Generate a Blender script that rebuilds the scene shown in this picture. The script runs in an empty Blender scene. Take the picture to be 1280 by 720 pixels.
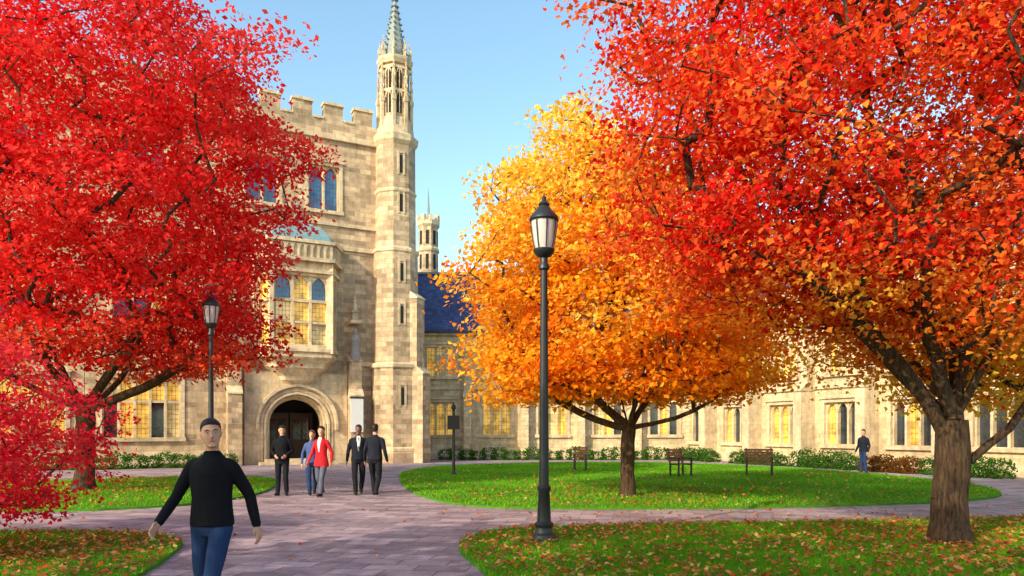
import bpy, math, random
import numpy as np
from mathutils import Vector, Matrix, Euler
from mathutils.bvhtree import BVHTree
R=math.radians
random.seed(7); rng=np.random.default_rng(11)
scene=bpy.context.scene
COL=scene.collection

# ------------------------------------------------------------ materials
MATS={}
def newmat(name):
    m=bpy.data.materials.new(name); m.use_nodes=True
    nt=m.node_tree; nt.nodes.clear()
    out=nt.nodes.new('ShaderNodeOutputMaterial')
    MATS[name]=m
    return m,nt,out
def N(nt,t,**kw):
    n=nt.nodes.new(t)
    for k,v in kw.items():
        if k in n.inputs: n.inputs[k].default_value=v
        else: setattr(n,k,v)
    return n
def mixc(nt,fac,a,b,blend='MIX'):
    n=nt.nodes.new('ShaderNodeMix'); n.data_type='RGBA'; n.blend_type=blend
    for i,x in ((0,fac),(6,a),(7,b)):
        if hasattr(x,'is_output'): nt.links.new(x,n.inputs[i])
        else: n.inputs[i].default_value = x if i==0 else (*x,1) if len(x)==3 else x
    return n.outputs[2]
def ramp(nt,sock,stops):
    r=nt.nodes.new('ShaderNodeValToRGB'); e=r.color_ramp.elements
    e[0].position,e[0].color=stops[0][0],(*stops[0][1],1)
    e[1].position,e[1].color=stops[1][0],(*stops[1][1],1)
    for p,c in stops[2:]:
        x=e.new(p); x.color=(*c,1)
    nt.links.new(sock,r.inputs[0]); return r.outputs[0]
def noise(nt,vec,scale,detail=4,rough=.6):
    n=nt.nodes.new('ShaderNodeTexNoise'); n.inputs['Scale'].default_value=scale
    n.inputs['Detail'].default_value=detail; n.inputs['Roughness'].default_value=rough
    if vec is not None: nt.links.new(vec,n.inputs['Vector'])
    return n.outputs['Fac']
def bump(nt,h,strength,dist=.02):
    b=nt.nodes.new('ShaderNodeBump'); b.inputs['Strength'].default_value=strength
    b.inputs['Distance'].default_value=dist; nt.links.new(h,b.inputs['Height']); return b.outputs[0]
def finish(nt,out,color,rough=.8,normal=None,metal=0,spec=.3):
    p=nt.nodes.new('ShaderNodeBsdfPrincipled')
    if hasattr(color,'is_output'): nt.links.new(color,p.inputs['Base Color'])
    else: p.inputs['Base Color'].default_value=(*color,1)
    if hasattr(rough,'is_output'): nt.links.new(rough,p.inputs['Roughness'])
    else: p.inputs['Roughness'].default_value=rough
    p.inputs['Metallic'].default_value=metal
    p.inputs['Specular IOR Level'].default_value=spec
    if normal is not None: nt.links.new(normal,p.inputs['Normal'])
    nt.links.new(p.outputs[0],out.inputs[0]); return p
def simple(name,col,rough=.6,var=.25,scale=20,bmp=.15,metal=0,spec=.3):
    m,nt,out=newmat(name)
    tc=N(nt,'ShaderNodeTexCoord'); f=noise(nt,tc.outputs['Object'],scale)
    c=mixc(nt,f,tuple(x*(1-var) for x in col),tuple(min(1,x*(1+var)) for x in col))
    finish(nt,out,c,rough,bump(nt,f,bmp,.01) if bmp else None,metal,spec)
    return m
def stone(name,c1,c2,mort,bw,bh,mortar=.012,bmp=.6):
    m,nt,out=newmat(name)
    uv=N(nt,'ShaderNodeUVMap')
    b=N(nt,'ShaderNodeTexBrick'); nt.links.new(uv.outputs[0],b.inputs['Vector'])
    b.offset=.5; b.inputs['Scale'].default_value=1; b.inputs['Brick Width'].default_value=bw
    b.inputs['Row Height'].default_value=bh; b.inputs['Mortar Size'].default_value=mortar
    b.inputs['Mortar Smooth'].default_value=.3
    b.inputs['Color1'].default_value=(0,0,0,1); b.inputs['Color2'].default_value=(1,1,1,1)
    b.inputs['Mortar'].default_value=(.5,.5,.5,1)
    tc=N(nt,'ShaderNodeTexCoord')
    mp=N(nt,'ShaderNodeMapping'); mp.inputs['Scale'].default_value=(1,1,.12); nt.links.new(tc.outputs['Object'],mp.inputs[0])
    big=noise(nt,tc.outputs['Object'],.45,3); med=noise(nt,tc.outputs['Object'],3.5,6,.7); fine=noise(nt,tc.outputs['Object'],40,3); strk=noise(nt,mp.outputs[0],2.2,5,.7)
    col=mixc(nt,b.outputs['Color'],c1,c2)
    dk=ramp(nt,med,[(.3,(.66,.63,.60)),(.62,(1.08,1.06,1.02))])
    col=mixc(nt,1.0,col,dk,'MULTIPLY')
    dk2=ramp(nt,big,[(.3,(.80,.79,.80)),(.65,(1.08,1.06,1.04))])
    col=mixc(nt,1.0,col,dk2,'MULTIPLY')
    col=mixc(nt,1.0,col,ramp(nt,strk,[(.34,(.74,.71,.69)),(.52,(1.04,1.03,1.02))]),'MULTIPLY')
    col=mixc(nt,b.outputs['Fac'],col,mort)
    h=N(nt,'ShaderNodeMath',operation='SUBTRACT'); nt.links.new(fine,h.inputs[0]); nt.links.new(b.outputs['Fac'],h.inputs[1])
    finish(nt,out,col,.9,bump(nt,h.outputs[0],bmp,.02))
    return m
stone('stone',(.38,.275,.18),(.74,.55,.36),(.41,.32,.23),.58,.25)
stone('trim',(.64,.51,.34),(.76,.61,.41),(.44,.37,.28),1.1,.5,.008,.35)
stone('wingstone',(.60,.47,.29),(.82,.66,.42),(.48,.40,.27),.5,.22)
stone('slate',(.055,.075,.21),(.10,.13,.30),(.04,.05,.10),.3,.2,.012,.7)
simple('lead',(.23,.26,.25),.6,.35,6)
simple('copper',(.17,.29,.32),.6,.35,5)
simple('darkmetal',(.018,.02,.022),.42,.3,30,.05,0,.5)
simple('door',(.07,.035,.018),.6,.4,12)
simple('statue',(.30,.28,.27),.85,.4,10,.5)
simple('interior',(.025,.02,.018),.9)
simple('banner',(.75,.74,.72),.7,.08,6,.02)
simple('bench_wood',(.22,.09,.04),.6,.4,14)
def glass(name,col,rough=.12,spec=.6,em=0):
    m,nt,out=newmat(name)
    uv=N(nt,'ShaderNodeUVMap')
    b=N(nt,'ShaderNodeTexBrick'); nt.links.new(uv.outputs[0],b.inputs['Vector'])
    b.offset=0; b.inputs['Scale'].default_value=1; b.inputs['Brick Width'].default_value=.16
    b.inputs['Row Height'].default_value=.22; b.inputs['Mortar Size'].default_value=.008
    tc=N(nt,'ShaderNodeTexCoord'); n=noise(nt,tc.outputs['Object'],1.7,3)
    c=mixc(nt,ramp(nt,n,[(.36,(0,0,0)),(.58,(1,1,1))]),tuple(x*.4 for x in col),col)
    c=mixc(nt,b.outputs['Fac'],c,(.03,.03,.03))
    n2=noise(nt,tc.outputs['Object'],6,1)
    p=finish(nt,out,c,rough,bump(nt,n2,.08,.02),0,spec)
    if em:
        nt.links.new(c,p.inputs['Emission Color']); p.inputs['Emission Strength'].default_value=em
        m.cycles.emission_sampling='NONE'
glass('glass_dark',(.035,.045,.06),spec=1.0,rough=.06)
glass('glass_blue',(.08,.17,.34),spec=1.0,rough=.06)
glass('glass_cream_glow',(.95,.56,.10),rough=.3,em=.5)  # cream and pale panes get an added warm glow, no lamp behind them
glass('glass_pale_glow',(.85,.62,.26),rough=.3,em=.3)

m,nt,out=newmat('lampglass')
p=finish(nt,out,(.85,.78,.76),.35); p.inputs['Transmission Weight'].default_value=.35
def groundmat(name,c1,c2,c3):
    m,nt,out=newmat(name); tc=N(nt,'ShaderNodeTexCoord'); o=tc.outputs['Object']
    a=noise(nt,o,.6,5); b=noise(nt,o,9,6,.75); f=noise(nt,o,90,2)
    c=mixc(nt,a,c1,c2); c=mixc(nt,ramp(nt,b,[(.42,(0,0,0)),(.75,(1,1,1))]),c,c3)
    finish(nt,out,c,.95,bump(nt,f,.8,.03))
groundmat('grass_ground',(.06,.22,.008),(.12,.33,.012),(.04,.13,.010))
groundmat('soil',(.05,.06,.02),(.08,.09,.03),(.07,.04,.02))
m,nt,out=newmat('paving'); tc=N(nt,'ShaderNodeTexCoord'); o=tc.outputs['Object']
b=N(nt,'ShaderNodeTexBrick'); mp=N(nt,'ShaderNodeMapping'); mp.inputs['Rotation'].default_value=(0,0,R(9))
nt.links.new(o,mp.inputs[0]); nt.links.new(mp.outputs[0],b.inputs['Vector'])
b.inputs['Scale'].default_value=1; b.inputs['Brick Width'].default_value=.62; b.inputs['Row Height'].default_value=.36
b.inputs['Mortar Size'].default_value=.010; b.inputs['Color1'].default_value=(.25,.19,.215,1); b.inputs['Color2'].default_value=(.46,.36,.39,1)
b.inputs['Mortar'].default_value=(.16,.12,.13,1)
a=noise(nt,o,.7,5,.65); f=noise(nt,o,30,4,.7); st=noise(nt,o,2.6,6,.7)
c=mixc(nt,1.0,b.outputs['Color'],ramp(nt,a,[(.3,(.72,.70,.74)),(.7,(1.12,1.08,1.08))]),'MULTIPLY')
c=mixc(nt,1.0,c,ramp(nt,st,[(.36,(.68,.66,.68)),(.5,(1.02,1.02,1.02))]),'MULTIPLY')
c=mixc(nt,1.0,c,ramp(nt,f,[(.3,(.82,.82,.82)),(.7,(1.1,1.1,1.1))]),'MULTIPLY')
h=N(nt,'ShaderNodeMath',operation='SUBTRACT'); nt.links.new(f,h.inputs[0]); nt.links.new(b.outputs['Fac'],h.inputs[1])
finish(nt,out,c,.7,bump(nt,h.outputs[0],.35,.012))
m,nt,out=newmat('bark'); tc=N(nt,'ShaderNodeTexCoord'); mp=N(nt,'ShaderNodeMapping'); mp.inputs['Scale'].default_value=(1,1,.16)
nt.links.new(tc.outputs['Object'],mp.inputs[0]); f=noise(nt,mp.outputs[0],30,7,.75); g=noise(nt,tc.outputs['Object'],2.5,3)
c=mixc(nt,ramp(nt,f,[(.38,(0,0,0)),(.62,(1,1,1))]),(.022,.010,.008),(.15,.085,.045)); c=mixc(nt,ramp(nt,g,[(.5,(0,0,0)),(.75,(.35,.35,.35))]),c,(.15,.12,.06))
finish(nt,out,c,.9,bump(nt,f,1.0,.06))
def leafmat(name,trans=.5):
    m,nt,out=newmat(name); at=N(nt,'ShaderNodeAttribute'); at.attribute_name='lc'
    d=N(nt,'ShaderNodeBsdfDiffuse'); t=N(nt,'ShaderNodeBsdfTranslucent')
    nt.links.new(at.outputs['Color'],d.inputs[0]); nt.links.new(at.outputs['Color'],t.inputs[0])
    m1=N(nt,'ShaderNodeMixShader'); m1.inputs[0].default_value=trans; nt.links.new(d.outputs[0],m1.inputs[1]); nt.links.new(t.outputs[0],m1.inputs[2])
    nt.links.new(m1.outputs[0],out.inputs[0])
leafmat('leaf',.52); leafmat('blade',.35)

# ------------------------------------------------------------ mesh helpers
def boxuv(me):
    uvl=me.uv_layers.new(name='UVMap')
    nl=len(me.loops)
    lv=np.empty(nl,np.int32); me.loops.foreach_get('vertex_index',lv)
    co=np.empty(len(me.vertices)*3); me.vertices.foreach_get('co',co); co=co.reshape(-1,3)
    npoly=len(me.polygons); nr=np.empty(npoly*3); me.polygons.foreach_get('normal',nr); nr=nr.reshape(-1,3)
    lt=np.empty(npoly,np.int32); me.polygons.foreach_get('loop_total',lt)
    nn=np.repeat(nr,lt,axis=0)
    P=co[lv]
    tx=-nn[:,1]; ty=nn[:,0]; l=np.hypot(tx,ty); flat=l<.12
    l[flat]=1; tx=np.where(flat,1,tx/l); ty=np.where(flat,0,ty/l)
    u=P[:,0]*tx+P[:,1]*ty
    slope=np.sqrt(np.clip(1-nn[:,2]**2,.02,1))
    v=np.where(flat,P[:,1],P[:,2]/slope)
    uvl.data.foreach_set('uv',np.stack([u,v],1).ravel())
def mkobj(name,verts,faces,mat,parent=None,smooth=False,uv=True):
    me=bpy.data.meshes.new(name); me.from_pydata([tuple(v) for v in verts],[],faces); me.update()
    if uv: boxuv(me)
    if mat: me.materials.append(MATS[mat])
    if smooth: me.polygons.foreach_set('use_smooth',[True]*len(me.polygons))
    ob=bpy.data.objects.new(name,me); COL.objects.link(ob)
    if parent: ob.parent=parent
    return ob
def empty(name,loc=(0,0,0),rot=0):
    e=bpy.data.objects.new(name,None); e.location=loc; e.rotation_euler=(0,0,rot); COL.objects.link(e); return e
class Geo:
    def __init__(s): s.v=[]; s.f=[]
    def add(s,vs,fs,M):
        n=len(s.v); s.v+= [M@Vector(v) for v in vs]; s.f+=[tuple(i+n for i in f) for f in fs]
class Asm:
    def __init__(s,name,loc=(0,0,0),rot=0):
        s.e=empty(name,loc,rot); s.g={}; s.M=Matrix()
    def add(s,mat,vs,fs): s.g.setdefault(mat,Geo()).add(vs,fs,s.M)
    def box(s,mat,x0,x1,y0,y1,z0,z1):
        s.add(mat,[(x0,y0,z0),(x1,y0,z0),(x1,y1,z0),(x0,y1,z0),(x0,y0,z1),(x1,y0,z1),(x1,y1,z1),(x0,y1,z1)],
          [(0,3,2,1),(4,5,6,7),(0,1,5,4),(1,2,6,5),(2,3,7,6),(3,0,4,7)])
    def quad(s,mat,a,b,c,d): s.add(mat,[a,b,c,d],[(0,1,2,3)])
    def loft(s,mat,rings,closed=True,cap=True):
        k=len(rings[0]); vs=[p for r in rings for p in r]; fs=[]
        for i in range(len(rings)-1):
            for j in range(k if closed else k-1):
                a=i*k+j; b=i*k+(j+1)%k; fs.append((a,b,b+k,a+k))
        if cap: fs.append(tuple(range(k))[::-1]); fs.append(tuple((len(rings)-1)*k+j for j in range(k)))
        s.add(mat,vs,fs)
    def lathe(s,mat,prof,n=16,cx=0,cy=0,ph=0):
        s.loft(mat,[[(cx+r*math.cos(ph+2*math.pi*j/n),cy+r*math.sin(ph+2*math.pi*j/n),z) for j in range(n)] for z,r in prof])
    def finish(s,smooth=(),names={}):
        for k,g in s.g.items():
            mkobj(names.get(k,k.split('|')[-1]),g.v,g.f,k.split('|')[0],s.e,k in smooth)
        return s.e

def wall(B,mat,x0,x1,z0,z1,ops=(),y=0,dep=.35):
    xs=sorted({x0,x1,*[o[0] for o in ops],*[o[1] for o in ops]}); zs=sorted({z0,z1,*[o[2] for o in ops],*[o[3] for o in ops]})
    for i in range(len(xs)-1):
        for j in range(len(zs)-1):
            cx=(xs[i]+xs[i+1])/2; cz=(zs[j]+zs[j+1])/2
            if any(o[0]<cx<o[1] and o[2]<cz<o[3] for o in ops): continue
            B.quad(mat,(xs[i],y,zs[j]),(xs[i+1],y,zs[j]),(xs[i+1],y,zs[j+1]),(xs[i],y,zs[j+1]))
    for a,b,c,d in [o[:4] for o in ops]:
        B.quad(mat,(a,y,c),(a,y,d),(a,y+dep,d),(a,y+dep,c)); B.quad(mat,(b,y,c),(b,y+dep,c),(b,y+dep,d),(b,y,d))
        B.quad(mat,(a,y,d),(b,y,d),(b,y+dep,d),(a,y+dep,d)); B.quad(mat,(a,y,c),(a,y+dep,c),(b,y+dep,c),(b,y,c))
def hcurve(s,kind):
    s=abs(s)
    if kind=='round': return math.sqrt(max(0,1-s*s))
    if kind=='tudor': return max(0,1-s**2.6)**.5*.86+.14*(1-s)
    return math.sqrt(max(0,4-(1+s)**2))/math.sqrt(3)
def archhead(B,mat,xa,xb,zs,zt,y0,y1,kind='gothic',n=12,drop=.03):
    xc=(xa+xb)/2; w=(xb-xa)/2; H=zt-drop-zs
    pts=[(xc+w*s,zs+H*hcurve(s,kind)) for s in np.linspace(-1,1,n+1)]
    for (x0,z0),(x1,z1) in zip(pts[:-1],pts[1:]):
        B.quad(mat,(x0,y0,z0),(x1,y0,z1),(x1,y0,zt),(x0,y0,zt)); B.quad(mat,(x0,y0,z0),(x0,y1,z0),(x1,y1,z1),(x1,y0,z1))
def archband(B,mat,xc,w,zs,H,t,y0,y1,kind='round',n=20,z0=0):
    inn=[(xc-w,z0)]; outr=[(xc-w-t,z0)]
    for s in [math.sin(a) for a in np.linspace(-math.pi/2,math.pi/2,n+1)]:
        inn.append((xc+w*s,zs+H*hcurve(s,kind))); outr.append((xc+(w+t)*s,zs+(H+t)*hcurve(s,kind)))
    inn.append((xc+w,z0)); outr.append((xc+w+t,z0))
    for i in range(len(inn)-1):
        a,b=inn[i],inn[i+1]; c,d=outr[i],outr[i+1]
        B.quad(mat,(a[0],y0,a[1]),(b[0],y0,b[1]),(d[0],y0,d[1]),(c[0],y0,c[1]))
        B.quad(mat,(a[0],y0,a[1]),(a[0],y1,a[1]),(b[0],y1,b[1]),(b[0],y0,b[1]))
        B.quad(mat,(c[0],y0,c[1]),(d[0],y0,d[1]),(d[0],y1,d[1]),(c[0],y1,c[1]))
def window(B,xa,xb,za,zb,n=3,trans=(),kind='gothic',y=0,gl=('glass_dark','glass_cream_glow'),mt=.11,surround=True,trim='trim',hh=None):
    w=(xb-xa)/n; xs=[xa+i*w for i in range(n+1)]; zs=[za,*trans,zb]
    for i in range(n):
        for j in range(len(zs)-1):
            B.quad(random.choice(gl),(xs[i],y+.262,zs[j]),(xs[i+1],y+.262,zs[j]),(xs[i+1],y+.262,zs[j+1]),(xs[i],y+.262,zs[j+1]))
    for i in range(1,n): B.box(trim,xs[i]-mt/2,xs[i]+mt/2,y+.08,y+.30,za-.01,zb+.01)
    for e in (xa+.002,xb-.062): B.box(trim,e,e+.06,y+.09,y+.30,za-.01,zb+.01)
    for z in trans: B.box(trim,xa-.01,xb+.01,y+.10,y+.29,z-.05,z+.05)
    if kind:
        hh=hh or min(w*.75,(zb-zs[-2])*.6)
        for i in range(n): archhead(B,trim,xs[i]+mt/2,xs[i+1]-mt/2,zb-hh,zb+.005,y+.12,y+.25,kind)
    if surround:
        t=.17
        B.box(trim,xa-t,xa-.004,y-.05,y,za,zb); B.box(trim,xb+.004,xb+t,y-.05,y,za,zb)
        B.box(trim,xa-t-.002,xb+t+.002,y-.055,y,zb+.004,zb+t)
        B.box(trim,xa-t-.08,xb+t+.08,y-.14,y,zb+t+.003,zb+t+.10)
        B.box(trim,xa-t-.05,xb+t+.05,y-.13,y,za-.18,za-.004)
def battlement(B,mat,x0,x1,zb,y=0,merl=.95,gap=.6,h0=.7,h1=.75,th=.4):
    B.box('trim',x0,x1,y-.16,y+.1,zb-.28,zb)
    B.box(mat,x0,x1,y-.06,y+th,zb+.001,zb+h0)
    x=x0
    while x<x1-.2:
        e=min(x+merl,x1)
        B.box(mat,x,e,y-.058,y+th-.002,zb+h0+.001,zb+h0+h1); B.box('trim',x-.05,e+.05,y-.13,y+th+.06,zb+h0+h1+.002,zb+h0+h1+.14)
        if e+gap<x1: B.box('trim',e+.052,e+gap-.052,y-.12,y+th+.05,zb+h0+.003,zb+h0+.11)
        x=e+gap
def pinnacle(B,x,y,z0,r,h,mat='trim'):
    B.lathe(mat,[(z0,r),(z0+h*.3,r),(z0+h*.3,r*1.35),(z0+h*.36,r*1.35),(z0+h*.36,r*.85),(z0+h*.93,r*.12),(z0+h*.94,r*.45),(z0+h*.98,r*.4),(z0+h,r*.02)],4,x,y,R(45))
    for k in range(1,5):
        t=k/5.2; zz=z0+h*(.36+.57*t); rr=r*(.85-.73*t)
        for q in range(4):
            a=R(45+90*q); B.lathe(mat,[(zz,.0),(zz+.04*h*.3+.02,r*.22),(zz+.05*h+.02,0.0)],5,x+math.cos(a)*rr*1.1,y+math.sin(a)*rr*1.1)
def buttress(B,x0,x1,y,steps,mat='stone'):
    z=0
    for i,(zt,p) in enumerate(steps):
        B.box(mat,x0,x1,y-p,y+.05,z,zt)
        nx=steps[i+1][1] if i+1<len(steps) else 0
        B.add('trim',[(x0-.03,y-p-.05,zt+.002),(x1+.03,y-p-.05,zt+.002),(x1+.03,y-nx,zt+.002),(x0-.03,y-nx,zt+.002),
                      (x0-.03,y-p-.05,zt+.07),(x1+.03,y-p-.05,zt+.07),(x1+.03,y-nx,zt+.4),(x0-.03,y-nx,zt+.4)],
              [(0,3,2,1),(4,5,6,7),(0,1,5,4),(1,2,6,5),(2,3,7,6),(3,0,4,7)])
        z=zt+.003

# ------------------------------------------------------------ main gothic hall
B=Asm('gothic_college_hall',(-7.1,39,0),R(27.6))
ops=[(-5.6,-2.6,0,3.5)]
wins=[]
for c in (-11.0,-15.6,-20.2): wins.append((c-1.6,c+1.6,1.35,4.05,5,(3.0,),('glass_cream_glow','glass_pale_glow','glass_dark','glass_cream_glow')))
for c in (-11.0,-15.6,-20.2): wins.append((c-1.2,c+1.2,6.4,9.2,3,(7.8,),('glass_cream_glow','glass_dark','glass_blue')))
for c in (-11.0,-15.6,-20.2): wins.append((c-1.0,c+1.0,12.4,14.9,3,(),('glass_dark','glass_blue')))
for c in (-8.0,): wins.append((c-.45,c+.45,6.8,8.8,1,(),('glass_dark',)))
for c in (-5.75,-2.75): wins.append((c-.78,c+.78,12.85,15.1,2,(),('glass_blue',)))
wall(B,'stone',-26,.3,0,16.7,ops+[w[:4] for w in wins]+[(-5.4,-2.8,5.7,9.0)])
for w in wins: window(B,w[0],w[1],w[2],w[3],w[4],w[5],'gothic',0,w[6])
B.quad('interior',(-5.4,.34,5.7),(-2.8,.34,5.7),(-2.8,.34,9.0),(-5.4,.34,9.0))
for a,b in ((-26,-6.75),(-1.45,.0)):
    B.box('trim',a,b,-.14,0,0,.55); B.box('trim',a,b,-.10,0,.552,.68)
for z,a,b in ((4.9,-26,-6.9),(10.9,-26,-6.2),(10.9,-1.9,0),(5.0,-1.2,0)): B.box('trim',a,b,-.12,0,z,z+.22)
B.box('trim',-26,.1,-.09,0,12.1,12.28)
battlement(B,'stone',-26,.1,16.75)
B.quad('stone',(1.6,.5,0),(1.6,14,0),(1.6,14,17),(1.6,.5,17)); B.quad('stone',(-26,0,0),(-26,0,17),(-26,14,17),(-26,14,0))
B.quad('stone',(-26,14,0),(-26,14,17),(1.6,14,17),(1.6,14,0)); B.quad('lead',(-26,.35,16.9),(1.6,.35,16.9),(1.6,14,16.9),(-26,14,16.9))
wall(B,'trim',-6.6,-1.6,0,4.55,[(-5.6,-2.6,0,3.5)],y=-.16,dep=.16)
archhead(B,'trim',-5.6,-2.6,2.0,3.5,-.158,.0,'tudor',24,.0)
archhead(B,'trim',-5.6,-2.6,2.0,3.5,.002,.9,'tudor',24,.02)
B.quad('trim',(-6.6,-.16,0),(-6.6,-.16,4.55),(-6.6,0,4.55),(-6.6,0,0)); B.quad('trim',(-1.6,-.16,0),(-1.6,0,0),(-1.6,0,4.55),(-1.6,-.16,4.55))
B.quad('trim',(-6.6,-.16,4.55),(-1.6,-.16,4.55),(-1.6,0,4.55),(-6.6,0,4.55))
archband(B,'trim',-4.1,1.50,2.0,1.48,.10,-.24,-.15,'tudor')
archband(B,'trim',-4.1,1.66,2.0,1.64,.10,-.20,-.15,'tudor')
archband(B,'trim',-4.1,1.86,2.0,1.86,.14,-.34,-.15,'tudor',z0=1.7)
archband(B,'trim',-4.1,1.38,2.0,1.36,.10,.05,.3,'tudor'); archband(B,'trim',-4.1,1.26,2.0,1.24,.12,.3,.6,'tudor')
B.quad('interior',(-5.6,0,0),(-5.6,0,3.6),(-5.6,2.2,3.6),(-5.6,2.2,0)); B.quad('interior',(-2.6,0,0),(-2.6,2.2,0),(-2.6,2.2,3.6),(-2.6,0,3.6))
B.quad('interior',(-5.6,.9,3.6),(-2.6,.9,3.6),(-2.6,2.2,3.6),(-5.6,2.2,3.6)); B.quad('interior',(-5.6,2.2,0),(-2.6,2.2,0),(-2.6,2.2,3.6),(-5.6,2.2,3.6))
for x0,x1 in ((-5.3,-4.14),(-4.06,-2.9)):
    B.box('door',x0,x1,1.9,1.98,.02,2.6)
    for q in range(2):
        xx=x0+.14+q*.5; B.box('glass_dark',xx,xx+.4,1.88,1.91,1.2,2.3); B.box('door',xx,xx+.4,1.87,1.9,.2,.95)
B.box('trim',-6.0,-2.2,-.9,0.0,.004,.14); B.box('trim',-5.7,-2.5,-.55,0.9,.142,.27)
cx=-4.1; pl=[(-2.0,0),(-1.42,-1.15),(1.42,-1.15),(2.0,0)]
def prow(k,z,dy=0): return [(cx+x*k,(y*k if y else .02),z) for x,y in pl]
B.loft('trim',[prow(.25,3.95),prow(.45,4.15),prow(.5,4.35),prow(.78,4.75),prow(.82,4.95),prow(1.02,5.25),prow(1.02,5.45)],cap=True)
for i in range(3):
    (x0,y0),(x1,y1)=pl[i],pl[i+1]; L=math.hypot(x1-x0,y1-y0); ang=math.atan2(y1-y0,x1-x0)
    B.M=Matrix.Translation((cx+x0,y0,0))@Matrix.Rotation(ang,4,'Z')
    n=3 if i==1 else 1; m=.14
    wall(B,'trim',0,L,5.45,9.9,[(m,L-m,5.85,9.2)],y=0,dep=.3)
    window(B,m,L-m,5.85,8.0,n,(6.95,),None,0,('glass_cream_glow','glass_cream_glow','glass_pale_glow'),mt=.13,surround=False)
    window(B,m,L-m,8.002,9.2,n,(),'gothic',0,('glass_blue','glass_cream_glow','glass_blue'),mt=.13,surround=False,hh=.62)
    B.box('trim',m,L-m,.07,.31,7.93,8.06)
    B.box('trim',-.05,L+.05,-.10,-.001,5.5,5.68); B.box('trim',-.08,L+.08,-.16,-.001,9.35,9.5)
    B.box('trim',-.14,L+.14,-.26,.05,9.9,10.08)
    B.box('trim',-.1,L+.1,-.17,.05,10.082,10.75)
    k=max(2,int(L/.3)); ww=L/k
    for q in range(k+1): B.box('trim',q*ww-.04,q*ww+.04,-.235,-.172,10.09,10.72)
    for q in range(k): archhead(B,'trim',q*ww+.04,(q+1)*ww-.04,10.42,10.7,-.23,-.172,'gothic',6)
    B.box('trim',-.15,L+.15,-.30,.08,10.752,10.92)
    B.box('trim',-.1,.1,-.12,.2,5.45,9.88)
    B.M=Matrix()
B.loft('copper',[prow(1.02,10.93),prow(.96,11.2),prow(.8,11.55),prow(.5,11.85),prow(.2,12.1),prow(.03,12.3)])
B.lathe('copper',[(12.1,.12),(12.3,.18),(12.4,.05),(12.8,.03),(12.9,.08),(13.0,.01)],8,cx,-.12)
for x in (-7.1,-1.25):
    buttress(B,x-.32,x+.32,0,[(3.4,.75),(5.2,.5)])
    B.lathe('statue',[(5.22,.22),(5.5,.26),(6.0,.20),(6.3,.25),(6.5,.2),(6.58,.09),(6.66,.12),(6.8,.13),(6.9,.06)],10,x,-.42)
    B.box('trim',x-.28,x+.28,-.62,-.01,7.15,7.3); pinnacle(B,x,-.3,7.3,.2,1.4)
B.box('banner',-1.6,-.95,-.83,-.79,1.6,3.3); B.box('darkmetal',-1.65,-.9,-.85,-.76,3.3,3.36)
tx,ty=.95,-.15; o8=R(22.5)
B.lathe('stone',[(0,1.42),(.6,1.42),(.62,1.34),(4.9,1.34),(5.2,1.24),(10.9,1.20),(11.1,1.1),(16.7,1.06)],8,tx,ty,o8)
for z in (.62,4.95,10.95): B.lathe('trim',[(z-.06,1.40 if z<6 else 1.22),(z,1.44 if z<6 else 1.27),(z+.14,1.44 if z<6 else 1.27),(z+.2,1.36 if z<6 else 1.2)],8,tx,ty,o8)
B.lathe('trim',[(14,1.1),(14.05,1.14),(14.15,1.14),(14.2,1.1)],8,tx,ty,o8)
B.lathe('trim',[(16.5,1.07),(16.7,1.2),(17.0,1.24),(17.1,1.08)],8,tx,ty,o8)
for k,zz in enumerate((3.0,7.2,9.4,13.0,15.0)):
    rr=[1.34,1.22,1.21,1.09,1.08][k]*math.cos(R(22.5))
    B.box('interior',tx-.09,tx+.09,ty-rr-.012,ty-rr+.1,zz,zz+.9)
    for sx in (-1,1): B.box('trim',tx+sx*.15-.055,tx+sx*.15+.055,ty-rr-.03,ty-rr+.1,zz-.1,zz+1.0)
    B.box('trim',tx-.2,tx+.2,ty-rr-.035,ty-rr+.1,zz+1.0,zz+1.12)
B.lathe('trim',[(17.1,1.0),(17.5,.98),(17.52,.86),(18.0,.84)],8,tx,ty,o8)
B.lathe('stone',[(18.0,.78),(20.9,.74)],8,tx,ty,o8)
for q in range(8):
    a=o8+q*R(45); px,py=tx+.86*math.cos(a),ty+.86*math.sin(a)
    pinnacle(B,px,py,17.5,.11,4.3)
    B.M=Matrix.Translation((tx,ty,0))@Matrix.Rotation(q*R(45)+R(90),4,'Z')
    rr=.78*math.cos(R(22.5))
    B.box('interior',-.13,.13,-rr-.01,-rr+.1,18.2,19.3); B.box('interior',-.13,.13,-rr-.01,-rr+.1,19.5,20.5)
    for zt in (19.3,20.5):
        archhead(B,'trim',-.13,.13,zt-.25,zt+.02,-rr-.05,-rr,'gothic',6); B.box('trim',-.26,.26,-rr-.06,-rr+.05,zt+.02,zt+.14)
    B.box('trim',-.02,.02,-rr-.04,-rr,18.2,20.5)
    B.M=Matrix()
B.lathe('trim',[(20.8,.86),(21.0,.95),(21.15,.95),(21.2,.8)],8,tx,ty,o8)
B.lathe('lead',[(21.2,.66),(22.2,.45),(24.2,.10),(24.6,.03)],8,tx,ty,o8)
B.lathe('lead',[(24.3,.05),(24.4,.2),(24.5,.18),(24.6,.05),(25.0,.03),(25.1,.1),(25.3,.01)],8,tx,ty)
for q in range(8):
    a=o8+q*R(45)
    pinnacle(B,tx+.78*math.cos(a),ty+.78*math.sin(a),21.15,.08,1.1)
    for k in range(9):
        t=k/9; z=21.5+2.8*t; rr=.60-.5*t
        B.lathe('lead',[(z-.02,0),(z+.06,.075),(z+.14,.0)],5,tx+rr*1.05*math.cos(a),ty+rr*1.05*math.sin(a))
B.M=Matrix.Translation((tx,ty,0))@Matrix.Rotation(R(40),4,'Z')
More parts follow.
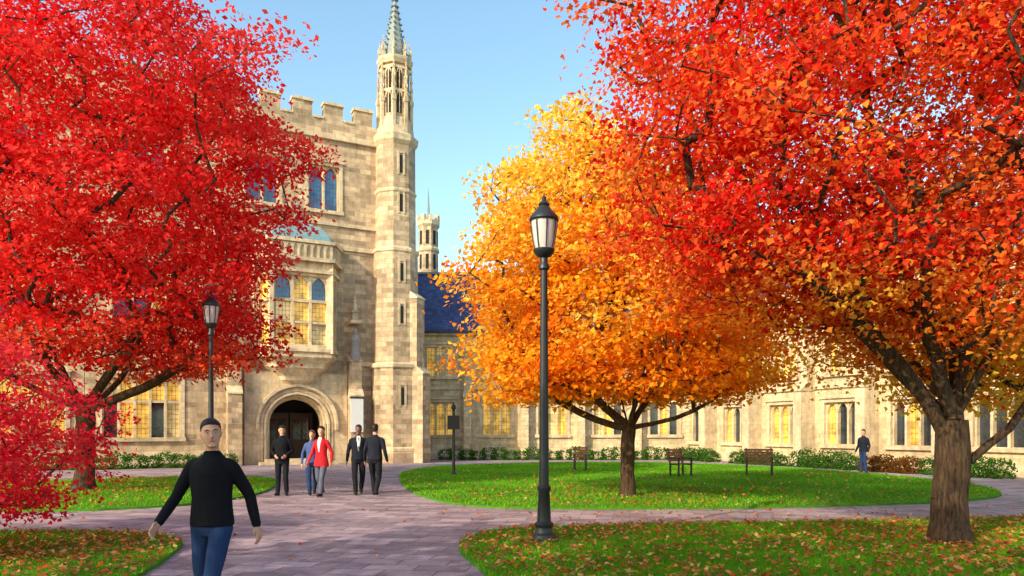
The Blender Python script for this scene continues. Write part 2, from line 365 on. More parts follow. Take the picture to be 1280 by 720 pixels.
buttress(B,-.4,.4,-1.15,[(4.6,.75),(8.5,.4)])
B.M=Matrix()
B.finish(names={'stone':'stone_walls','trim':'carved_trim','door':'entrance_doors','slate':'roof','copper':'oriel_roof','lead':'lead_roof_and_spire'})

# ------------------------------------------------------------ back wing
B=Asm('slate_roofed_wing',(0,44,0),0)
gl=('glass_cream_glow','glass_dark','glass_cream_glow','glass_pale_glow')
xs=[-4.25,-.9,2.4,5.7,9.0]
ops=[]
for c in xs: ops+= [(c-.85,c+.85,1.45,3.35),(c-.85,c+.85,4.9,6.6)]
wall(B,'wingstone',-10,14,0,7.4,ops)
for o in ops: window(B,*o,3,(),'gothic' if o[2]<4 else None,0,gl,mt=.1)
B.box('trim',-10,14,-.12,0,0,.6); B.box('trim',-10,14,-.1,0,4.1,4.28); B.box('trim',-10,14,-.22,0.02,7.3,7.55)
for x in (-2.6,.75,4.05,7.35): buttress(B,x-.22,x+.22,0,[(3.6,.55),(6.2,.3)],'wingstone')
B.box('darkmetal',-10,14,-.34,-.221,7.42,7.53)
def gable(B,x0,x1,y0,yr,y1,z0,zr):
    B.quad('slate',(x0,y0,z0),(x1,y0,z0),(x1,yr,zr),(x0,yr,zr)); B.quad('slate',(x0,yr,zr),(x1,yr,zr),(x1,y1,z0),(x0,y1,z0))
    B.add('wingstone',[(x0,y0+.1,z0),(x0,y1-.1,z0),(x0,yr,zr-.05)],[(0,1,2)]); B.add('wingstone',[(x1,y0+.1,z0),(x1,yr,zr-.05),(x1,y1-.1,z0)],[(0,1,2)])
    B.box('lead',x0,x1,yr-.12,yr+.12,zr-.03,zr+.1)
gable(B,-10,14,-.3,4.5,9.3,7.55,11.9)
B.quad('wingstone',(-10,9,0),(-10,9,7.6),(14,9,7.6),(14,9,0))
B.finish(names={'slate':'roof','wingstone':'stone_walls','trim':'carved_trim'})
B=Asm('distant_gothic_turret',(-6.75,60,0),0)
B.lathe('stone',[(0,1.3),(13.9,1.25),(14.0,.85),(18.2,.78)],8,0,0,o8)
B.lathe('trim',[(13.6,1.3),(13.9,1.4),(14.1,.9)],8,0,0,o8); B.lathe('trim',[(16.0,.84),(16.1,.92),(16.3,.92),(16.4,.82)],8,0,0,o8); B.lathe('trim',[(18.0,.8),(18.2,.95),(18.5,.95),(18.52,.7)],8,0,0,o8)
for q in range(8):
    a=o8+q*R(45); B.M=Matrix.Rotation(a,4,'Z'); B.box('trim',.68,.94,-.16,.16,18.5,18.95); B.M=Matrix()
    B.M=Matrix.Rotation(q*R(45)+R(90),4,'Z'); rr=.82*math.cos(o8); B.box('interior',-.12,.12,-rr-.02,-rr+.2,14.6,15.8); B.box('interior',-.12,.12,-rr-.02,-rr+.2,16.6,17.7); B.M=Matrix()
B.lathe('lead',[(18.5,.35),(19.3,.12),(20.9,.04),(21.3,.01)],8,0,0,o8)
B.finish(names={'stone':'shaft','trim':'carved_trim','lead':'finial'})

# ------------------------------------------------------------ right wing
rw=math.atan2(-24,10)
B=Asm('stone_cloister_wing',(10.5,44,0),rw)
ops=[];ss=[.5+3.6*i for i in range(10)]
for c in ss[:]: ops+=[(c-.95,c+.95,1.05,2.95),(c-.8,c+.8,4.3,5.9)]
wall(B,'wingstone',-3,36,0,7.4,ops)
for o in ops: window(B,*o,3,(),'gothic',0,('glass_dark','glass_cream_glow','glass_pale_glow','glass_dark'),mt=.11)
B.box('trim',-3,36,-.12,0,0,.5); B.box('trim',-3,36,-.1,0,3.6,3.78); B.box('trim',-3,36,-.22,.02,7.3,7.55)
for c in ss: buttress(B,c+1.55,c+2.05,0,[(3.5,.85),(6.4,.5)],'trim')
battlement(B,'wingstone',-3,36,7.6,0,.9,.6,.35,.5,.35)
gable(B,-3,36,.5,5,9.5,7.6,11.5)
B.quad('wingstone',(-3,9.3,0),(-3,9.3,7.6),(36,9.3,7.6),(36,9.3,0)); B.quad('wingstone',(36,0,0),(36,9.3,0),(36,9.3,7.6),(36,0,7.6))
B.finish(names={'slate':'roof','wingstone':'stone_walls','trim':'carved_trim'})

# ------------------------------------------------------------ ground
def sheet(name,pts,z,mat,h=0):
    vs=[(x,y,z) for x,y in pts]; n=len(pts); fs=[tuple(range(n))]
    if h:
        vs+=[(x,y,z-h) for x,y in pts]; fs+=[(i,i+n,(i+1)%n+n,(i+1)%n) for i in range(n)]
    return mkobj(name,vs,fs,mat)
sheet('ground',[(-900,-300),(900,-300),(900,1500),(-900,1500)],0,'soil')
sheet('paved_path',[(-45,-12),(45,-12),(45,47),(-45,47)],.004,'paving')
def cat(pts,sub=6):
    out=[];n=len(pts)
    for i in range(n):
        p0,p1,p2,p3=[np.array(pts[(i+k-1)%n],float) for k in range(4)]
        for t in np.linspace(0,1,sub,endpoint=False):
            out.append(tuple(.5*((2*p1)+(-p0+p2)*t+(2*p0-5*p1+4*p2-p3)*t*t+(-p0+3*p1-3*p2+p3)*t**3)))
    return out
LAWN={
 'nr':[(.9,3),(.1,6),(-.31,8.27),(-.68,9.8),(-.66,10.9),(0,12.0),(2.15,12.5),(5,12.9),(9.3,13.5),(14,14.3),(21,14.8),(23,9),(20,3),(10,2)],
 'nl':[(-3.6,3),(-3.8,6),(-4.1,8.27),(-4.38,9.6),(-4.75,10.7),(-5.6,11.4),(-6.8,11.7),(-9,11.7),(-14,12),(-20,12),(-22,7),(-20,3),(-10,2)],
 'ml':[(-16.3,23.6),(-13.6,24.8),(-11.5,26.0),(-8.8,25.8),(-7.4,23.4),(-6.5,19.4),(-6.8,16.6),(-8,15.3),(-10.1,14.8),(-20,14.5),(-30,15),(-31,20),(-25,23)],
 'mr':[(-3.75,24.8),(-4.2,29.8),(-2.8,34.6),(2.4,38),(7.6,37.6),(11.2,33.8),(13.3,28.6),(13.8,22.9),(12.5,19.0),(10.3,17.0),(7,15.9),(4.3,15.4),(1,15.3),(-1,16),(-2.5,19.1)]}
LP={k:cat(v) for k,v in LAWN.items()}
for k,p in LP.items():
    sheet('lawn',p,.05,'grass_ground',.05)
def inpoly(P,poly):
    poly=np.array(poly); x,y=P[:,0],P[:,1]; ins=np.zeros(len(P),bool); n=len(poly)
    for i in range(n):
        x0,y0=poly[i]; x1,y1=poly[(i+1)%n]
        c=((y0>y)!=(y1>y))
        if y1==y0: continue
        xi=(x1-x0)*(y-y0)/(y1-y0)+x0
        ins^= c&(x<xi)
    return ins
def samp(poly,n,clip):
    x0,x1,y0,y1=clip; out=np.zeros((0,2))
    while len(out)<n:
        P=np.stack([rng.uniform(x0,x1,n*2),rng.uniform(y0,y1,n*2)],1); out=np.concatenate([out,P[inpoly(P,poly)]])
    return out[:n]
def rawmesh(name,V,F,K,mat,cols=None,smooth=False,parent=None):
    F=np.asarray(F).reshape(-1,K); me=bpy.data.meshes.new(name); me.vertices.add(len(V)); me.vertices.foreach_set('co',V.astype(np.float32).ravel())
    nf=len(F); me.loops.add(nf*K); me.loops.foreach_set('vertex_index',F.astype(np.int32).ravel())
    me.polygons.add(nf); me.polygons.foreach_set('loop_start',np.arange(0,nf*K,K,dtype=np.int32)); me.polygons.foreach_set('loop_total',np.full(nf,K,np.int32))
    if smooth: me.polygons.foreach_set('use_smooth',np.ones(nf,bool))
    me.update(calc_edges=True)
    if cols is not None:
        a=me.attributes.new('lc','FLOAT_COLOR','FACE'); a.data.foreach_set('color',np.concatenate([cols,np.ones((nf,1))],1).astype(np.float32).ravel())
    me.materials.append(MATS[mat]); ob=bpy.data.objects.new(name,me); COL.objects.link(ob)
    if parent: ob.parent=parent
    return ob
def blades(P,z,h,w):
    n=len(P); a=rng.uniform(0,2*np.pi,n); hh=h*rng.uniform(.5,1.2,n); lean=rng.normal(0,.35,(n,2))*hh[:,None]
    dx=np.cos(a)*w/2; dy=np.sin(a)*w/2
    V=np.zeros((n,3,3)); V[:,0]=np.stack([P[:,0]-dx,P[:,1]-dy,np.full(n,z)],1); V[:,1]=np.stack([P[:,0]+dx,P[:,1]+dy,np.full(n,z)],1)
    V[:,2]=np.stack([P[:,0]+lean[:,0],P[:,1]+lean[:,1],z+hh],1)
    t=rng.random((n,1)); pat=(.5+.5*np.sin(P[:,0:1]*1.3+np.sin(P[:,1:2]*.9)*2))
    c=np.array([.08,.28,.008])*(1-t)+np.array([.21,.46,.02])*t; c=c*(.85+.3*pat)
    return V.reshape(-1,3),c
GV=[];GC=[]
for k,n,clip,h,w in (('nr',90000,(-1,11,7.2,14.5),.055,.013),('nl',20000,(-10,-3.5,7,12.2),.055,.013),('ml',30000,(-18,-6,14,26.5),.06,.024),('mr',70000,(-4.5,14,15,38.2),.06,.028)):
    v,c=blades(samp(LP[k],n,clip),.049,h,w); GV.append(v);GC.append(c)
V=np.concatenate(GV); rawmesh('grass',V,np.arange(len(V)),3,'blade',np.concatenate(GC))

KITE=np.array([(0,-.9),(.6,0),(0,1.0),(-.6,0)])
MAP=np.array([(0,-.6),(.85,-.25),(.42,.3),(0,1.0),(-.42,.3),(-.85,-.25)])
def leafverts(C,S,Nn,shape,fold=.3):
    n=len(C); K=len(shape)
    r=rng.normal(size=(n,3)); T=np.cross(Nn,r); T/=np.linalg.norm(T,axis=1)[:,None]+1e-9; Bt=np.cross(Nn,T)
    x=shape[:,0];y=shape[:,1]; zf=-fold*np.abs(x)-.12*y*y
    V=C[:,None,:]+S[:,None,None]*(x[None,:,None]*T[:,None,:]+y[None,:,None]*Bt[:,None,:]+zf[None,:,None]*Nn[:,None,:])
    return V.reshape(-1,3),K
def nrm(a): return a/(np.linalg.norm(a,axis=1)[:,None]+1e-9)
P=[]
for k,n,clip in (('nr',7500,(-1,11,7.2,14.5)),('nl',3600,(-10,-3.5,7,12.2)),('mr',1500,(-4,14,15,30)),('ml',1500,(-18,-6,14,26.5))):
    q=samp(LP[k],n,clip)
    dens=.5+.5*np.sin(q[:,0]*1.1+1.7*np.sin(q[:,1]*.8)); q=q[rng.random(len(q))<.4+.6*dens]
    P.append(np.concatenate([q,np.full((len(q),1),.085)],1))
q=np.stack([rng.uniform(-16,14,600),rng.uniform(6,40,600)],1); P.append(np.concatenate([q,np.full((600,1),.02)],1))
for cx_,cy_,s_,n_ in ((6.2,10.6,2.2,1100),(2.8,18.1,2.4,700),(-11.4,19.8,2.5,700)):
    q=rng.normal(0,s_,(n_,2))+(cx_,cy_); P.append(np.concatenate([q,np.full((n_,1),.085)],1))
P=np.concatenate(P)
onl=np.zeros(len(P),bool)
for k in LP: onl|=inpoly(P[:,:2],LP[k])
P[~onl,2]=rng.uniform(.012,.022,(~onl).sum()); P[onl,2]=rng.uniform(.085,.11,onl.sum())
Nn=nrm(np.array([0,0,1.0])+rng.normal(0,.35,(len(P),3)))
LF=np.array([(0,-.55),(.5,-.5),(.95,.1),(.4,.3),(0,1.0),(-.4,.3),(-.95,.1),(-.5,-.5)])
V,K=leafverts(P,rng.uniform(.024,.044,len(P))*(1+.012*P[:,1]),Nn,LF,-.3)
pal=np.array([(.85,.26,.06),(.88,.42,.12),(.70,.13,.04),(.50,.20,.09),(.90,.55,.20),(.30,.12,.06)])
rawmesh('fallen_leaves',V,np.arange(len(V)),K,'leaf',pal[rng.integers(0,len(pal),len(P))]*rng.uniform(.75,1.1,(len(P),1)))

# ------------------------------------------------------------ trees
def make_tree(name,base,tr,fork_z,sample,ncl,lpc,size,colorfn,limbs,top,shape=KITE,sig=(.42,.15),seed=1,r0=.007):
    global rng
    rng=np.random.default_rng(seed)
    base=np.array(base,float); e=empty(name,tuple(base))
    pos=[np.array([0,0,-.05]),np.array([0,0,.1]),np.array([.005,0,.32])]; par=[-1,0,1]
    def grow(i,target,step=.4,bow=.0,jit=.05):
        p=pos[i]; t=np.array(target,float); d=np.linalg.norm(t-p); n=max(1,int(d/step)); off=rng.normal(0,jit*d**.5,3)
        for k in range(1,n+1):
            s=k/n; q=p+(t-p)*s+np.array([0,0,1])*bow*d*math.sin(math.pi*s)+off*math.sin(math.pi*s)+(rng.normal(0,.012,3) if k<n else 0)
            pos.append(q); par.append(i); i=len(pos)-1
        return i
    f=grow(2,(0.03,0,fork_z),.3,0,.02)
    lead=grow(f,(.1,.0,fork_z+(top-fork_z)*.55),.4,0,.08)
    for L in limbs:
        st=f
        if len(L)>3: st=max(3,f-L[3])
        grow(st,L[:3],.4,-.06,.08)
    C=sample(ncl)
    order=np.argsort(np.linalg.norm(C-np.array([0,0,fork_z]),axis=1)+rng.uniform(0,.6,len(C)))
    C=C[order]; PA=np.zeros((len(pos)+len(C)*14,3)); PA[:len(pos)]=pos
    tips=[]
    for c in C:
        A=PA[:len(pos)]; d=np.linalg.norm(A-c,axis=1)+np.clip(A[:,2]-c[2]+.1,0,9)*1.2; d[:max(2,f-1)]+=50
        i=int(np.argmin(d)); n0=len(pos); j=grow(i,c,.4,-.05,.06)
        if len(pos)>len(PA): PA=np.concatenate([PA,np.zeros((5000,3))])
        PA[n0:len(pos)]=pos[n0:]; tips.append(j)
    Pn=np.array(pos); pr=np.array(par); cntt=np.zeros(len(Pn)); cntt[tips]=1
    for i in range(len(Pn)-1,0,-1): cntt[pr[i]]+=cntt[i]
    cntt=np.maximum(cntt,1); k=math.log(tr/r0)/math.log(cntt[0]); rad=r0*cntt**k
    rad[0],rad[1],rad[2]=tr*1.65,tr*1.3,tr*1.1
    a=Pn[pr[1:]]; b=Pn[1:]; rb=rad[1:].copy(); ra=np.minimum(rad[pr[1:]],rb*1.35)
    d=nrm(b-a); ref=np.where(np.abs(d[:,2:3])>.9,np.array([[1.,0,0]]),np.array([[0,0,1.]])); u=nrm(np.cross(d,ref)); v=np.cross(d,u)
    S=10; an=np.linspace(0,2*np.pi,S,endpoint=False); ca,sa=np.cos(an),np.sin(an)
    ma=np.ones((len(a),S)); mb=np.ones((len(a),S)); fl=np.cos(an*5)*.5+np.cos(an*2+1)*.5
    for q,(x0,x1) in enumerate(((.22,.12),(.12,.05),(.05,0))): ma[q]+=x0*fl; mb[q]+=x1*fl
    ring=lambda c,r,m:c[:,None,:]+(r[:,None]*m)[:,:,None]*(ca[None,:,None]*u[:,None,:]+sa[None,:,None]*v[:,None,:])
    VV=np.concatenate([ring(a-d*.015,ra,ma),ring(b+d*.015,rb,mb)],1); n=len(a); idx=np.arange(n)[:,None]*2*S
    j=np.arange(S); F=np.stack([idx+j,idx+(j+1)%S,idx+(j+1)%S+S,idx+j+S],2).reshape(-1,4)
    rawmesh('trunk_and_branches',VV.reshape(-1,3),F,4,'bark',None,True,e)
    n=len(C)*lpc; ci=np.repeat(np.arange(len(C)),lpc); cs=rng.uniform(.7,1.35,len(C))
    g3=rng.normal(size=(n,3)); gl_=np.linalg.norm(g3,axis=1)[:,None]; g3=g3/gl_*np.minimum(gl_,1.9+.4*rng.random((n,1))*(rng.random((n,1))<.08)*4)
    off=g3*np.array([sig[0],sig[0],sig[1]])*cs[ci][:,None]
    outd=C[:,:2]; ol=np.linalg.norm(outd,axis=1)+.1
    off[:,2]-= .22*np.hypot(off[:,0],off[:,1])
    X=C[ci]+off
    Nn=nrm(np.array([0,0,.55])+rng.normal(0,.55,(n,3))+.35*np.concatenate([outd/ol[:,None],np.zeros((len(C),1))],1)[ci])
    V,K=leafverts(X,size*rng.uniform(.65,1.25,n),Nn,shape)
    cl=colorfn(X,C[ci],rng.normal(size=(len(C),1))[ci],n)
    cl=np.clip(cl*rng.uniform(.82,1.12,(n,1)),0,.96)
    rawmesh('leaves',V,np.arange(len(V)),K,'leaf',cl,False,e)
    return e
def prof_sampler(prof,cxo=0,cyo=0,inner=.25,sx=(1,1),lean=0,lmp=1.0):
    zs=[p[0] for p in prof]; rs=[p[1] for p in prof]
    def f(n):
        out=[]; ph=rng.uniform(0,6,6)
        while len(out)<n:
            z=rng.uniform(zs[0],zs[-1]); r=np.interp(z,zs,rs)
            if rng.random()>(r/max(rs))**1.3+.05: continue
            a=rng.uniform(0,2*np.pi)
            lump=1+lmp*(.11*math.sin(3*a+ph[0]+z*1.1)+.10*math.sin(5*a+ph[1]-z*2.3)+.08*math.sin(2*a+ph[2]+z*3.1))
            q=rng.random()**.5; q=inner+(1-inner)*q
            x=r*lump*q*math.cos(a); x*= sx[0] if x<0 else sx[1]
            out.append((x+cxo+lean*(z-zs[0]),r*lump*q*math.sin(a)+cyo,z))
        return np.array(out)
    return f
def lerpc(a,b,t): return np.array(a)*(1-t)+np.array(b)*t
def c_red(X,C,g,n):
    t=np.clip(.55+.35*g+rng.normal(0,.18,(n,1)),0,1); c=lerpc((.76,.008,.014),(.97,.075,.055),t)
    low=np.clip((4.4-C[:,2:3])/1.2,0,1)*np.clip(.5+.4*g,0,1); return c*(1-low)+low*lerpc((.60,.07,.02),(.92,.20,.03),rng.random((n,1)))
def c_orange(X,C,g,n):
    h=np.clip((C[:,2:3]-3.0)/5.5,0,1); rr=np.hypot(C[:,0:1],C[:,1:2])/4
    t=np.clip(.40+.6*h-.10*C[:,0:1]/3+.2*g-.15*(rr-.5)+rng.normal(0,.13,(n,1)),0,1)
    return np.where(t<.5,lerpc((.98,.17,.012),(.99,.39,.014),t*2),lerpc((.99,.39,.014),(.99,.68,.09),(t-.5)*2))
def c_right(X,C,g,n):
    t=np.clip(.5+.35*g+rng.normal(0,.18,(n,1)),0,1); c=lerpc((.78,.010,.012),(.97,.11,.04),t)
    k=np.clip((C[:,0:1]+.2)/3.5,0,1)*np.clip((6.8-C[:,2:3])/3,0,1)+np.clip((4.2-C[:,2:3])/2.2,0,.6)+.18*g+.08+np.clip((C[:,1:2]-1.6)/3,0,.5)
    k=np.clip(k+rng.normal(0,.12,(n,1)),0,1)
    o=lerpc((.97,.20,.015),(.97,.60,.06),np.clip(k+.2*g,0,1)); return c*(1-k)+o*k
def c_pink(X,C,g,n):
    t=np.clip(.5+.3*g+rng.normal(0,.2,(n,1)),0,1); return lerpc((.82,.012,.04),(.97,.08,.09),t)

make_tree('added_shade_maple',(-11.4,19.8,0),.24,2.2,prof_sampler([(3.3,4.8),(4.5,4.4),(6,4.7),(7.5,5.2),(9,5.7),(11,5.4),(12.2,4.4),(13.3,2.9),(14.2,1.2)],.05,0,.25,(1.25,.98),0,.75),1280,86,.077,c_red,
   [(2.5,-.5,5.5),(-2.6,.6,5.8),(.8,2.2,6),(-.8,-2.2,6),(3.4,1,4.3),(-3.2,-1,4.4)],13.5,KITE,(.44,.13),21)
make_tree('added_shade_maple',(2.82,18.1,0),.17,1.7,prof_sampler([(2.5,3.4),(3.2,3.8),(4.5,3.75),(6,3.1),(7.5,2.2),(8.9,1.0),(9.6,.3)],.05,0,.2,(1,1),-.18),820,86,.074,c_orange,
   [(1.5,.3,3.4),(-1.6,-.3,3.5),(.3,-1.5,3.6),(-.3,1.6,3.6),(2.4,-.6,2.9),(-2.4,.4,2.9)],9.2,KITE,(.40,.13),22)
def sr(n):
    out=[]
    while len(out)<n-230:
        d=rng.normal(size=3); d/=np.linalg.norm(d); q=.3+.7*rng.random()**.5
        lump=1+.10*math.sin(4*math.atan2(d[1],d[0])+d[2]*4)+.09*math.sin(7*d[2]+2*d[0])
        p=d*q*lump*np.array([5.0,3.5,4.5])+np.array([-.05,.1,6.7])
        if p[2]<2.5 or (p[0]<0 and p[2]<2.7-.25*p[0]): continue
        if p[0]>.2 and p[2]<6.6 and p[1]<.6 and rng.random()<.66: continue
        out.append(p)
    while len(out)<n:
        x=rng.uniform(-3.6,5.2); y=rng.uniform(-1.2 if x<0 else .2,3.2); lo=2.7-.28*x if x<.2 else 2.0
        out.append(np.array([x,y,rng.uniform(lo,lo+2.0)]))
    return np.array(out)
make_tree('added_shade_maple',(6.18,10.5,0),.235,1.75,sr,1500,92,.050,c_right,
   [(-1.3,.3,5.4),(.5,.5,5.8),(1.6,-.4,5.2),(-2.4,.8,5.0),(2.4,.6,3.9,2),(-.6,-1.4,5.4),(.9,1.6,5.4),(-2.2,-.3,3.9,1)],10.5,MAP,(.40,.14),23)
make_tree('japanese_maple',(-7.9,9.6,0),.07,.5,prof_sampler([(.5,1.7),(1.0,2.2),(1.8,2.3),(2.5,1.8),(3.0,.7)],0,0,.25),420,60,.038,c_pink,
   [(.6,.1,1.1),(-.6,.2,1.2),(0,-.6,1.1)],2.8,MAP,(.2,.07),24,.004)
def c_shade(X,C,g,n): return lerpc((.5,.05,.02),(.85,.25,.04),rng.random((n,1)))
for i,(x,y) in enumerate(((-10,-4),(-3.5,-8))):  # unseen trees behind the camera, added to cast dappled shade on the foreground
    make_tree('added_shade_maple',(x,y,0),.25,2.2,prof_sampler([(3,4.2),(4.5,5.0),(8,5.4),(10.5,4.2),(12.5,1.6)]),420,34,.17,c_shade,[(2.4,-.5,5.5),(-2.6,.6,5.8)],12,KITE,(.55,.2),31+i)

def shrub(name,boxes,n,size,c1,c2,seed=3):
    r=np.random.default_rng(seed); Cs=[]
    vol=[(b[3]*b[4]) for b in boxes]; tot=sum(vol)
    for b,vv in zip(boxes,vol):
        k=int(n*vv/tot); d=nrm(r.normal(size=(k,3))); d=np.sign(d)*np.abs(d)**.7; q=r.uniform(.72,1.05,(k,1))
        p=d*q*np.array([b[3],b[4],b[5]])+np.array([b[0],b[1],b[2]]); p[:,2]=np.abs(p[:,2]); Cs.append(p)
    C=np.concatenate(Cs); Nn=nrm(r.normal(size=C.shape)+np.array([0,0,.5]))
    V,K=leafverts(C,size*r.uniform(.6,1.3,len(C)),Nn,KITE)
    t=r.random((len(C),1)); return rawmesh(name,V,np.arange(len(V)),K,'leaf',lerpc(c1,c2,t))
def loc2w(o,rot,x,y): return (o[0]+x*math.cos(rot)-y*math.sin(rot),o[1]+x*math.sin(rot)+y*math.cos(rot))
GR1,GR2=(.03,.10,.012),(.10,.24,.03)
bx=[]
for i in range(30):
    x,y=loc2w((-7.1,39),R(27.6),-7.6-i*.62,-1.5-.2*math.sin(i)); bx.append((x,y,.25,.5,.5,.38+.1*math.sin(i*2.1)))
shrub('hedge',bx,13000,.06,GR1,GR2,5)
for j,(s0,k,c1,c2,h) in enumerate(((6.0,6,GR1,GR2,.55),(10.2,6,GR1,GR2,.7),(14.2,4,(.10,.06,.012),(.32,.12,.03),.5),(17.0,5,GR1,GR2,.6),(1.0,6,GR1,GR2,.6))):
    bx=[]
    for i in range(k):
        x,y=loc2w((10.5,44),rw,s0+i*.6,-1.4-.15*math.sin(i*3)); bx.append((x,y,.2,.45,.5,h*(.8+.25*math.sin(i*2.3))))
    shrub('shrub',bx,4500,.05,c1,c2,40+j)
bx=[(-3.8+i*.62,42.6+.1*math.sin(i*2),.2,.45,.4,.45+.15*math.sin(i*1.7)) for i in range(22)]
shrub('hedge',bx,9000,.06,GR1,GR2,9)

# ------------------------------------------------------------ street furniture
def lamp(x,y):
    B=Asm('street_lamp',(x,y,0),R(10))
    B.lathe('darkmetal',[(0,.21),(.07,.21),(.08,.19),(.14,.18),(.17,.135),(.24,.12),(.27,.14),(.30,.14),(.33,.10),(.75,.082),(.78,.1),(.82,.1),(.85,.072),(3.9,.05),(3.92,.08),(3.97,.08),(4.0,.055),(4.08,.055),(4.1,.10),(4.16,.15),(4.2,.155)],20)
    B.lathe('lampglass',[(4.2,.125),(4.3,.15),(4.55,.185),(4.6,.185)],16)
    B.lathe('darkmetal|cap',[(4.6,.20),(4.62,.215),(4.66,.205),(4.74,.13),(4.82,.07),(4.84,.085),(4.87,.06),(4.9,.03),(4.94,.035),(4.98,.004)],16)
    for q in range(8):
        a=R(45)*q
        B.loft('darkmetal|ribs',[[(math.cos(a+s)*r,math.sin(a+s)*r,z) for s,r in ((-.05,r0),(.05,r0),(.05,r0+.012),(-.05,r0+.012))] for z,r0 in ((4.19,.126),(4.3,.151),(4.55,.186),(4.61,.186))])
    B.finish(smooth=('lampglass','darkmetal','darkmetal|cap'),names={'darkmetal':'post','lampglass':'lantern_glass'})
lamp(.456,10.6); lamp(-7.2,17.8)
for o in bpy.data.objects:
    if o.type=='MESH' and o.parent and o.parent.name.startswith('street_lamp') and o.name.split('.')[0] in ('post','cap','lantern_glass'):
        md=o.modifiers.new('es','EDGE_SPLIT'); md.split_angle=R(40)
B=Asm('signpost',(-2.12,27,0),0)
B.lathe('darkmetal',[(0,.12),(.1,.12),(.14,.06),(2.4,.05),(2.45,.09),(2.55,.09),(2.6,.04),(2.7,.0)],12)
B.box('darkmetal|panel',-.22,.22,-.075,-.052,1.7,2.2); B.finish(names={'darkmetal':'post'})
def bench(x,y,rot,w=1.5,name='park_bench'):
    B=Asm(name,(x,y,.05),rot)
    for i in range(5): B.box('bench_wood',-w/2,w/2,-.25+i*.1,-.17+i*.1,.43,.46)
    for i in range(5):
        z=.52+i*.09; B.box('bench_wood',-w/2,w/2,.25+i*.02,.28+i*.02,z,z+.07)
    for s in (-w/2+.06,w/2-.1):
        B.box('darkmetal',s,s+.05,-.25,-.2,.0,.62); B.box('darkmetal',s,s+.05,.22,.27,0,.45); B.box('darkmetal',s+.002,s+.048,-.25,.3,.395,.429)
        B.box('darkmetal',s,s+.05,-.27,.3,.62,.66)
        B.add('darkmetal',[(s,.24,.45),(s+.05,.24,.45),(s+.05,.28,.45),(s,.28,.45),(s,.36,.98),(s+.05,.36,.98),(s+.05,.40,.98),(s,.40,.98)],[(0,3,2,1),(4,5,6,7),(0,1,5,4),(1,2,6,5),(2,3,7,6),(3,0,4,7)])
    B.finish(names={'bench_wood':'slats','darkmetal':'frame'})
bench(8.7,26.2,R(-15),1.0); bench(5.9,26,R(25),.7,'garden_chair'); bench(2.7,29.5,R(-10),.6,'garden_chair')

# ------------------------------------------------------------ people
def cloth(name,col,scale=7,b=.3,rough=.9):
    m,nt,out=newmat(name); tc=N(nt,'ShaderNodeTexCoord'); mp=N(nt,'ShaderNodeMapping'); mp.inputs['Scale'].default_value=(1,1,.55); mp.inputs['Rotation'].default_value=(0,R(25),0)
    nt.links.new(tc.outputs['Object'],mp.inputs[0]); f=noise(nt,mp.outputs[0],scale,1.5,.4)
    c=mixc(nt,f,tuple(x*.7 for x in col),tuple(min(1,x*1.3) for x in col)); finish(nt,out,c,rough,bump(nt,f,b,.09),0,.15)
simple('skin',(.62,.33,.22),.5,.1,14,.03); simple('skin_dark',(.22,.11,.07),.5,.12,14,.03)
simple('lips',(.38,.14,.11),.5,.1); simple('eye',(.03,.02,.015),.2,.1,10,0); simple('eye_white',(.55,.5,.46),.3,.05,10,0); simple('hair',(.018,.012,.010),.5,.5,60,.6); simple('hair_brown',(.12,.055,.025),.5,.5,60,.6)
cloth('black_knit',(.009,.009,.012)); cloth('jeans',(.022,.045,.12),9,.4); cloth('dark_trousers',(.014,.014,.018)); cloth('shoe',(.02,.017,.015),20,.1,.4)
cloth('red_coat',(.55,.02,.03)); cloth('blue_top',(.07,.11,.27)); cloth('white_shirt',(.70,.69,.67)); cloth('navy_suit',(.015,.017,.028)); cloth('grey_coat',(.10,.11,.15)); cloth('tan_bag',(.30,.15,.06))
